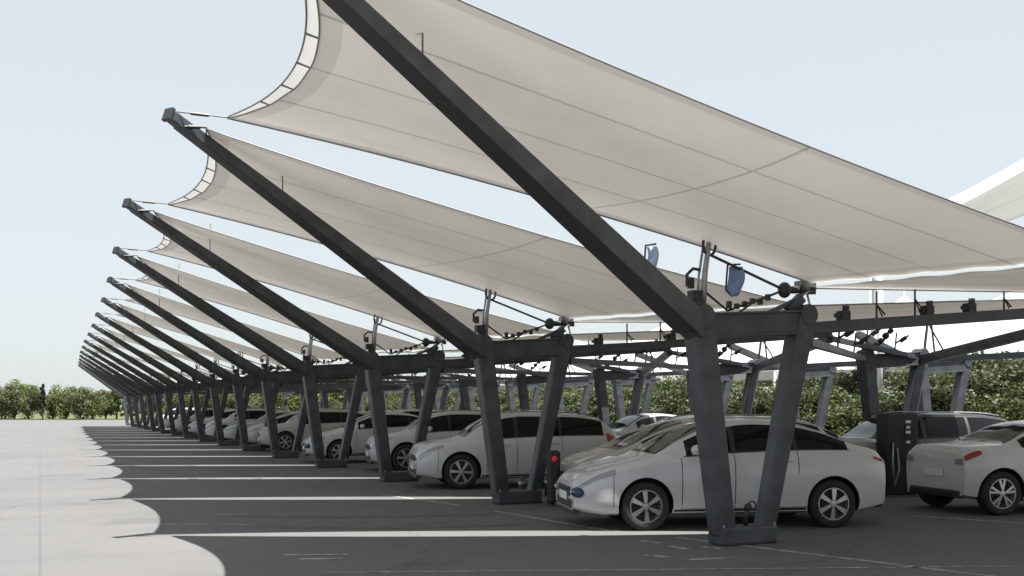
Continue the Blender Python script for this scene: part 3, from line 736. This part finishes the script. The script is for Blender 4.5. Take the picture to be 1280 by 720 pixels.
    for x in xs:
        for sd in (1, -1): make_wheel(root, x, sd*(sp['Wd']/2-.125), sp['r'], sd, 0 if kind in ('hatchback', 'suv') else 1)
    return root
for kd_, zs_, ls_ in (('suv', .905, .93), ('minivan', .93, 1.0)):
    q_ = SPEC[kd_]
    for k_ in ('top', 'belt'): q_[k_] = [(a*ls_, b*zs_) for a, b in q_[k_]]
    for k_ in ('L', 'cowl', 'wtop', 'B', 'C', 'D', 'wb'): q_[k_] *= ls_
    q_['rw'] = (q_['rw'][0]*ls_, q_['rw'][1]*ls_)
protos = {}
used = set()
def car(kind, col, nose, ang, label, name='parked_car', group='cars parked under the sails', flip=False):
    """nose: world XY of the nose centre; ang: direction from nose to tail measured from +X"""
    key = (kind, col)
    if key not in protos: protos[key] = make_car(kind, col, name); o = protos[key]
    else: o = copy_tree(protos[key])
    L = SPEC[kind]['L']; d = Vector((math.cos(ang), math.sin(ang), 0))
    c = Vector((*nose, 0))+d*(L/2)
    o.location = c; o.rotation_euler = (0, 0, ang+PI)   # local +x (nose) points back along -d
    tag(o, label, 'car', group); return o
# hatchback in the foreground: near side wheels at y 662 px
a = R(8)
def nose_for(kind, wx, wy, ang):
    """nose centre such that the near-side front wheel contact stands at pixel wx,wy"""
    sp = SPEC[kind]; X, Y = gp(wx, wy); d = Vector((math.cos(ang), math.sin(ang))); n = Vector((-d.y, d.x))
    return Vector((X, Y))+n*(sp['Wd']/2-.02)-d*sp['wf']
car('hatchback', 'white', nose_for('hatchback', 808, 664, a), a, 'white hatchback side-on behind the nearest frame, with alloy wheels and blue lamp pods')
car('minivan', 'pearl', nose_for('minivan', 795, 638, R(12)), R(12), 'pale minivan with long sloping windscreen directly behind the white foreground hatchback')
car('suv', 'white', nose_for('suv', 577, 612, R(12)), R(12), 'white sport utility car with dark windows behind the second frame')
car('suv', 'white', nose_for('suv', 508, 590, R(14)), R(14), 'white sport utility car behind the inner leg of the third frame')
car('hatchback', 'white', nose_for('hatchback', 424, 579, R(16)), R(16), 'white hatchback standing between the third and fourth frames')
ptab = [(38.5, 'suv', 'pearl'), (41.5, 'minivan', 'pearl'), (46, 'sedan', 'silver'), (51, 'suv', 'white'), (57, 'hatchback', 'white'), (63, 'suv', 'pearl'), (70, 'hatchback', 'white'), (77, 'suv', 'white')]
for q, (Y, kd, cl) in enumerate(ptab):
    u0 = (Y-7.3*sT)/cT; nz = W(u0, 7.4)
    car(kd, cl, nz[:2], R(18), f"{dict(white='white', pearl='cream', silver='silver')[cl]} {dict(suv='sport utility car', minivan='minivan', hatchback='hatchback', sedan='saloon')[kd]}, {ORD[q+5]} of the front rank counted from the foreground hatchback")
# rear rank
nz = gp(1254, 645); d = Vector((math.cos(R(12)), math.sin(R(12)))); n2 = Vector((-d.y, d.x))
sp = SPEC['sedan']; tail = Vector(nz)+n2*(sp['Wd']/2-.02)-d*(sp['L']-sp['wf']-sp['wb'])
car('sedan', 'white', tail+d*sp['L'], R(12)+PI, 'white saloon at the right edge seen from its red taillight end')
car('sedan', 'silver', Vector(((1072-640)/FPX*20.3-4.55, 19.3)), R(10), 'silver saloon whose boot shows behind the tail of the foreground hatchback')
car('suv', 'black', Vector(((1256-640)/FPX*21.3-4.1, 20.9)), R(6), 'black sport utility car behind the white saloon')
car('sedan', 'darkred', Vector(((962-640)/FPX*27-4.6, 25.6)), R(14), 'dark car whose roof and red lamp rise above the minivan')
car('sedan', 'silver', Vector(((715-640)/FPX*31, 30.5)), R(20), 'silver saloon seen between the second frame and the minivan')
for q, (u0, kd, cl, v0) in enumerate([(31, 'suv', 'grey', 12.4), (37, 'sedan', 'white', 12.4), (42.5, 'suv', 'white', 12.2), (48, 'hatchback', 'white', 12.4), (54, 'sedan', 'silver', 12.4), (61, 'suv', 'white', 12.4)]):
    nz = W(u0, v0); car(kd, cl, nz[:2], TH, f"{ {'grey':'grey','white':'white','silver':'silver'}[cl]} car, {ORD[q]} of the rear rank beyond the dark car with the red roof lamp")

# ------------------------------------------------------------------ kiosk, bollards, bits
kx, ky = gp(1121, 620); kr = empty('charging_kiosk', (kx, ky, 0), R(10)); tag(kr, 'black upright kiosk between the black car and the silver saloon boot', 'kiosk')
m = MB(); m.box((0, 0, .78), (.62, .4, 1.5)); m.build('cabinet', M['blackpl'], kr, bevel=.03)
m = MB(); m.box((0, 0, .015), (.72, .5, .03)); m.build('base', M['concrete'], kr)
m = MB(); m.box((.1, -.205, 1.25), (.12, .012, .34)); m.build('screen', M['darksteel'], kr)
m = MB()
for zz, ww in ((1.37, .10), (1.27, .07), (1.18, .09), (1.0, .08)): m = MB(); m.box((.1, -.214, zz), (ww, .01, .05)); m.build('button', M['white_pl'], kr)
m = MB(); m.tube([(-.2, -.22, 1.0), (-.24, -.27, .6), (-.2, -.27, .2), (-.1, -.25, .5), (-.12, -.22, .9)], .018, 6); m.build('cable', M['galv'], kr, smooth=True)
m = MB(); m.box((.13, -.208, .4), (.1, .014, .6)); m.build('vent', M['galv'], kr)
bp_ = [(652, 616, .36, 'short grey bollard at the outer leg of the second frame'), (669, 616, .33, 'short pale bollard in the middle of the second frame foot'), (685, 615, .37, 'short dark bollard by the inner leg of the second frame')]
for q, (px, py, h, lb) in enumerate(bp_):
    X, Y = gp(px, py+4); rt = empty('bollard', (X, Y, 0)); tag(rt, lb, 'bollard', 'bollards at the second frame foot')
    m = MB(); m.lathe([(.001, 0), (.065, 0), (.06, h*.8), (.05, h*.93), (.001, h)], 16, 'z'); m.build('post', [M['steel'], M['white_pl'], M['blackpl']][q], rt, smooth=True)
    m = MB(); m.lathe([(.064, h*.6), (.068, h*.62), (.068, h*.72), (.062, h*.74)], 16, 'z'); m.build('band', M['galv'], rt, smooth=True)
X, Y = gp(692, 632); rt = empty('signal_post', (X, Y, 0), .1); tag(rt, 'dark rounded post with a red lamp beside the second frame inner leg', 'signal post')
m = MB(); m.box((0, 0, .47), (.22, .18, .9)); m.build('housing', M['blackpl'], rt, bevel=.06)
m = MB(); m.ell((.0, -.09, .78), (.045, .03, .05)); m.build('lamp', M['redglow'], rt, smooth=True)
# small valve between the legs of the nearest frame
q = wor(0, (.3, -.05, .2)); rt = empty('pipe_valve', q, .2); tag(rt, 'small dark valve standing on the foot of the nearest frame', 'valve')
m = MB(); m.tube([(0, 0, 0), (0, 0, .16), (.03, 0, .2)], .03, 8); m.ell((.03, 0, .24), (.05, .04, .05)); m.build('pipe', M['darksteel'], rt, smooth=True)
m = MB(); m.tube([(.08+.05*math.cos(t), .0, .26+.05*math.sin(t)) for t in [k*2*PI/12 for k in range(13)]], .01, 6); m.build('handwheel', M['darksteel'], rt, smooth=True)

# ------------------------------------------------------------------ trees and hedges
def crown(rnd, rx, ry, h, base, nclump, nleaf, leaf, shape='round'):
    m = MB(); m.keep = True
    cl = []
    for q in range(nclump):
        while True:
            p = Vector((rnd.uniform(-1, 1), rnd.uniform(-1, 1), rnd.uniform(-1, 1)))
            if p.length < 1: break
        t = (p.z+1)/2
        if shape == 'cone': p.x *= 1-.75*t; p.y *= 1-.75*t
        cl.append((Vector((p.x*rx, p.y*ry, base+(h-base)*t)), rnd.uniform(.22, .45)*min(rx, ry) * (1 if shape != 'cone' else .7)))
    for q in range(nleaf):
        c, r = rnd.choice(cl); d = Vector((rnd.gauss(0, 1), rnd.gauss(0, 1), rnd.gauss(0, .8))); d.normalize()
        p = c+d*r*rnd.uniform(.5, 1.08)
        if p.z < .05: p.z = rnd.uniform(.05, .4)
        n = (d+Vector((rnd.gauss(0, .6), rnd.gauss(0, .6), rnd.gauss(0, .6)))).normalized()
        a = n.orthogonal().normalized(); a.rotate(Matrix.Rotation(rnd.uniform(0, 6.28), 3, n)); b = n.cross(a)
        l = leaf*rnd.uniform(.6, 1.3)
        m.add([p-a*l*.5, p+b*l*.28+n*l*.06, p+a*l*.5, p-b*l*.28+n*l*.06], [(0, 1, 2, 3)])
    return m, cl
def tree(name, rnd, rx, ry, h, base, nclump, nleaf, leaf, mat, shape='round'):
    rt = empty(name, (0, 0, 0)); m, cl = crown(rnd, rx, ry, h, base, nclump, nleaf, leaf, shape); m.build('crown', mat, rt)
    m = MB(); m.tube([(0, 0, 0), (.05, 0, base*.6+.1), (.0, .05, h*.6)], [.05*h/2, .04*h/2, .015*h], 8)
    for c, r in cl[:7]: m.tube([(0, 0, base*.5+.2), (c.x*.4, c.y*.4, (c.z+base)*.5), tuple(c)], [.02*h, .012*h, .004*h], 6)
    m.build('trunk', M['bark'], rt, smooth=True); return rt
rnd = random.Random(3)
TP = [tree('broad_tree', rnd, 2.6, 2.4, 5.6, .6, 34, 5200, .30, M['leafA']), tree('broad_tree', rnd, 2.2, 2.2, 5.0, .5, 30, 4800, .28, M['leafB']),
      tree('broad_tree', rnd, 1.8, 1.8, 4.4, .4, 26, 3600, .26, M['leafC']), tree('conical_tree', rnd, 1.3, 1.3, 5.8, .4, 40, 3600, .26, M['leafA'], 'cone'),
      tree('conical_tree', rnd, .55, .55, 4.6, .3, 40, 2600, .2, M['leafD'], 'cone')]
GR = 'trees in the far line at the end of the car park'
usedt = set()
def place(pt, px, Y, sc, rz, lab, grp, zsc=1, base=0):
    o = TP[pt] if pt not in usedt else copy_tree(TP[pt]); usedt.add(pt)
    o.location = ((px-640)*Y/FPX, Y, base); o.rotation_euler = (0, 0, rz); o.scale = (sc, sc, sc*zsc); tag(o, lab, 'tree', grp)
seq = [(-28, 0, .9), (2, 1, .95), (18, 0, .92), (36, 1, .9), (66, 0, .85), (82, 0, .8), (100, 1, .92), (116, 0, .78), (132, 2, .95), (146, 3, .95), (160, 3, .78), (172, 3, 1.0), (186, 0, .85)]
for q, (px, pt, sc) in enumerate(seq):
    kn = ['bushy green tree', 'olive green tree', 'rust-tinted green tree', 'pointed green conifer', ''][pt]
    place(pt, px, 131+rnd.uniform(-2, 3), sc, rnd.uniform(0, 6), f'{kn}, {ORD[q]} from the left in the far tree line', GR, (.95 if q < 4 else .88))
place(4, 53, 128, 1.05, 0, 'narrow dark cypress standing in front of the far tree line at left', GR)
for q, px in enumerate(range(210, 760, 26)):
    place([0, 1, 0][q % 3], px+rnd.uniform(-6, 6), 122+rnd.uniform(-4, 4), rnd.uniform(.85, 1.1), rnd.uniform(0, 6), 'green tree far behind the rows of frames and parked cars', 'far trees behind the frames', .9)
# shrubs of the planted strip
SH = []
for q in range(3):
    rt = empty('shrub', (0, 0, 0)); m, cl = crown(rnd, 1.5, 1.3, 3.0+.25*q, .2, 40, 9000, .15)
    m.build('foliage', [M['leafH'], M['leafH'], M['leafI']][q], rt)
    m = MB()
    for c, r in cl[:8]: m.tube([(0, 0, 0), (c.x*.3, c.y*.3, c.z*.5), tuple(c)], [.04, .025, .01], 6)
    m.build('stem', M['bark'], rt, smooth=True); SH.append(rt)
ush = set(); n_s = 0
for row, (v0, du) in enumerate(((23.6, 2.0), (26.2, 2.6))):
    u0 = 11.0+row
    while u0 < 88:
        q = rnd.randrange(3); o = SH[q] if q not in ush else copy_tree(SH[q]); ush.add(q)
        o.location = W(u0, v0+rnd.uniform(-.3, .3), .1); o.rotation_euler = (0, 0, rnd.uniform(0, 6.28)); s_ = rnd.uniform(.9, 1.1); o.scale = (s_, s_, s_*rnd.uniform(.66, .8)*(1.08 if row else .92))
        tag(o, f"leafy green shrub in the {'front' if row == 0 else 'back'} line of the hedge, {'near the right edge' if u0 < 22 else 'towards the middle' if u0 < 45 else 'far behind the frames'}", 'shrub',
            f"shrubs {'front' if row == 0 else 'back'} line, {'right' if u0 < 22 else 'middle' if u0 < 45 else 'far'} part")
        u0 += du*rnd.uniform(.85, 1.15) * (1 if u0 < 50 else 1.5); n_s += 1

# ------------------------------------------------------------------ white tents beyond the hedge
def marquee(px, Y, w, hp, he, rz, lab):
    rt = empty('marquee', ((px-640)*Y/FPX, Y, 0), rz); tag(rt, lab, 'tent', 'white marquees beyond the hedge')
    N, Rr = 32, 10; rows = []
    uvs = []
    for a in range(Rr+1):
        t = a/Rr; row = []
        for k in range(N+1):
            ang = 2*PI*k/N; c, s_ = math.cos(ang), math.sin(ang); q = 1/max(abs(c), abs(s_)); q = q*.85+.15
            rad = w/2*t*(q if t > .1 else 1)
            zz = he+(hp-he)*(1-t)**1.5+ (.35*t*t*abs(math.sin(2*ang))**.0 - .35*t*t)*0
            row.append((c*rad, s_*rad, zz))
        rows.append(row)
    m = MB(); m.grid(rows); me = m.build('canopy', M['tent'], rt, smooth=True)
    ul = me.data.uv_layers.new(name='UVMap')
    for lp in me.data.loops: ul.data[lp.index].uv = (.05+.9*((math.atan2(me.data.vertices[lp.vertex_index].co.y, me.data.vertices[lp.vertex_index].co.x)/(2*PI)+.5)), .3)
    m = MB()
    ring = [rows[-1][k] for k in range(N+1)]; m.grid([[p for p in ring], [(p[0], p[1], p[2]-.5) for p in ring]]); vl = m.build('valance', M['tent'], rt)
    ul = vl.data.uv_layers.new(name='UVMap')
    for lp in vl.data.loops: ul.data[lp.index].uv = (.13, .3)
    for sx, sy in ((-1, -1), (-1, 1), (1, -1), (1, 1)):
        m = MB(); m.tube([(sx*w*.49, sy*w*.49, 0), (sx*w*.49, sy*w*.49, he)], .08, 8); m.build('leg', M['white_pl'], rt)
    m = MB(); m.tube([(0, 0, he), (0, 0, hp+.3)], .06, 8); m.build('mast', M['white_pl'], rt)
for a_ in [(1290, 58, 12, 8.6, 3.9, .4, 'tallest white marquee beyond the hedge at the right edge'), (1130, 66, 13, 8.4, 3.6, .5, 'white marquee second from the right beyond the hedge'),
           (990, 72, 13, 8.3, 3.6, .45, 'white marquee third from the right beyond the hedge'), (840, 78, 13, 8.0, 3.6, .4, 'white marquee leftmost beyond the hedge, behind the second frame'),
           (1400, 50, 12, 8.3, 3.8, .2, 'white marquee mostly beyond the right edge'), (700, 88, 13, 7.8, 3.6, .3, 'white marquee far off between the second and third frames')]:
    marquee(a_[0], a_[1], a_[2]*1.5, a_[3]+.3, a_[4]+.1, a_[5], a_[6])
# large white tensile roof rising at the right edge
def bigroof():
    rt = empty('tensile_roof', (22, 36, 0)); tag(rt, 'large white tensile roof rising beyond the nearest sail at the right edge', 'tent roof')
    def pt(px, py, Y): return Vector(((px-640)*Y/FPX, Y, CAMH-(py-HOR)*Y/FPX))-Vector((22, 36, 0))
    A, B = pt(1100, 300, 34), pt(1420, 120, 34); D, Cc = pt(1090, 330, 40), pt(1460, 190, 40)
    rows = []; uvs = []
    for a in range(13):
        t = a/12; e0 = A.lerp(B, t)+Vector((0, 0, -.5*4*t*(1-t)*.6)); e1 = D.lerp(Cc, t)+Vector((0, 0, -.35))
        rows.append([e0.lerp(e1, k/10)+Vector((0, 0, .5*math.sin(PI*k/10))) for k in range(11)])
        uvs += [(k/10, t) for k in range(11)]
    m = MB(); m.keep = True; m.grid(rows); me = m.mesh('membrane', M['tent'], True); ul = me.uv_layers.new(name='UVMap')
    for lp in me.loops: ul.data[lp.index].uv = uvs[lp.vertex_index]
    o = bpy.data.objects.new('membrane', me); C.objects.link(o); o.parent = rt
    m = MB(); rr = [r[0] for r in rows]; m.grid([[p+Vector((0, -.05, .28)) for p in rr], [p+Vector((0, -.3, -.05)) for p in rr]]); m.grid([[p+Vector((0, -.05, .28)) for p in rr], [p+Vector((0, .4, .3)) for p in rr]])
    e = m.build('edge_beam', M['white_pl'], rt, smooth=True)
    for p in (A, D, B, Cc): m = MB(); q = Vector((p.x, p.y, 0)); m.tube([q, p], .09, 10); m.build('mast', M['white_pl'], rt, smooth=True)
bigroof()

# ------------------------------------------------------------------ light
sd = Vector((.204, -.225, 1)).normalized()
sl = bpy.data.lights.new('sun', 'SUN'); sl.energy = 5.0; sl.angle = R(.5); sl.color = (1, .965, .92)
so = bpy.data.objects.new('sun', sl); C.objects.link(so); so.rotation_euler = sd.to_track_quat('Z', 'Y').to_euler()
w = bpy.data.worlds.new('World'); scene.world = w; w.use_nodes = True; nt = w.node_tree
sky = nt.nodes.new('ShaderNodeTexSky'); sky.sky_type = 'NISHITA'; sky.sun_disc = False
sky.sun_elevation = math.asin(sd.z); sky.sun_rotation = math.atan2(sd.x, sd.y)
sky.air_density = 1.0; sky.dust_density = 2.0; sky.ozone_density = 1.0; sky.altitude = 0
bg = nt.nodes['Background']; bg.inputs['Strength'].default_value = .094
mxs = nt.nodes.new('ShaderNodeMix'); mxs.data_type = 'RGBA'; mxs.inputs[0].default_value = .85
mxs.inputs[7].default_value = (3.02, 3.2, 3.27, 1)      # hazy white air over the clear sky
nt.links.new(sky.outputs[0], mxs.inputs[6]); nt.links.new(mxs.outputs[2], bg.inputs['Color'])
scene.render.engine = 'CYCLES'
scene.view_settings.view_transform = 'Standard'; scene.view_settings.look = 'None'; scene.view_settings.gamma = 1
scene.view_settings.exposure = 1.45
scene.cycles.max_bounces = 8; scene.cycles.diffuse_bounces = 5; scene.cycles.transmission_bounces = 6; scene.cycles.transparent_max_bounces = 8
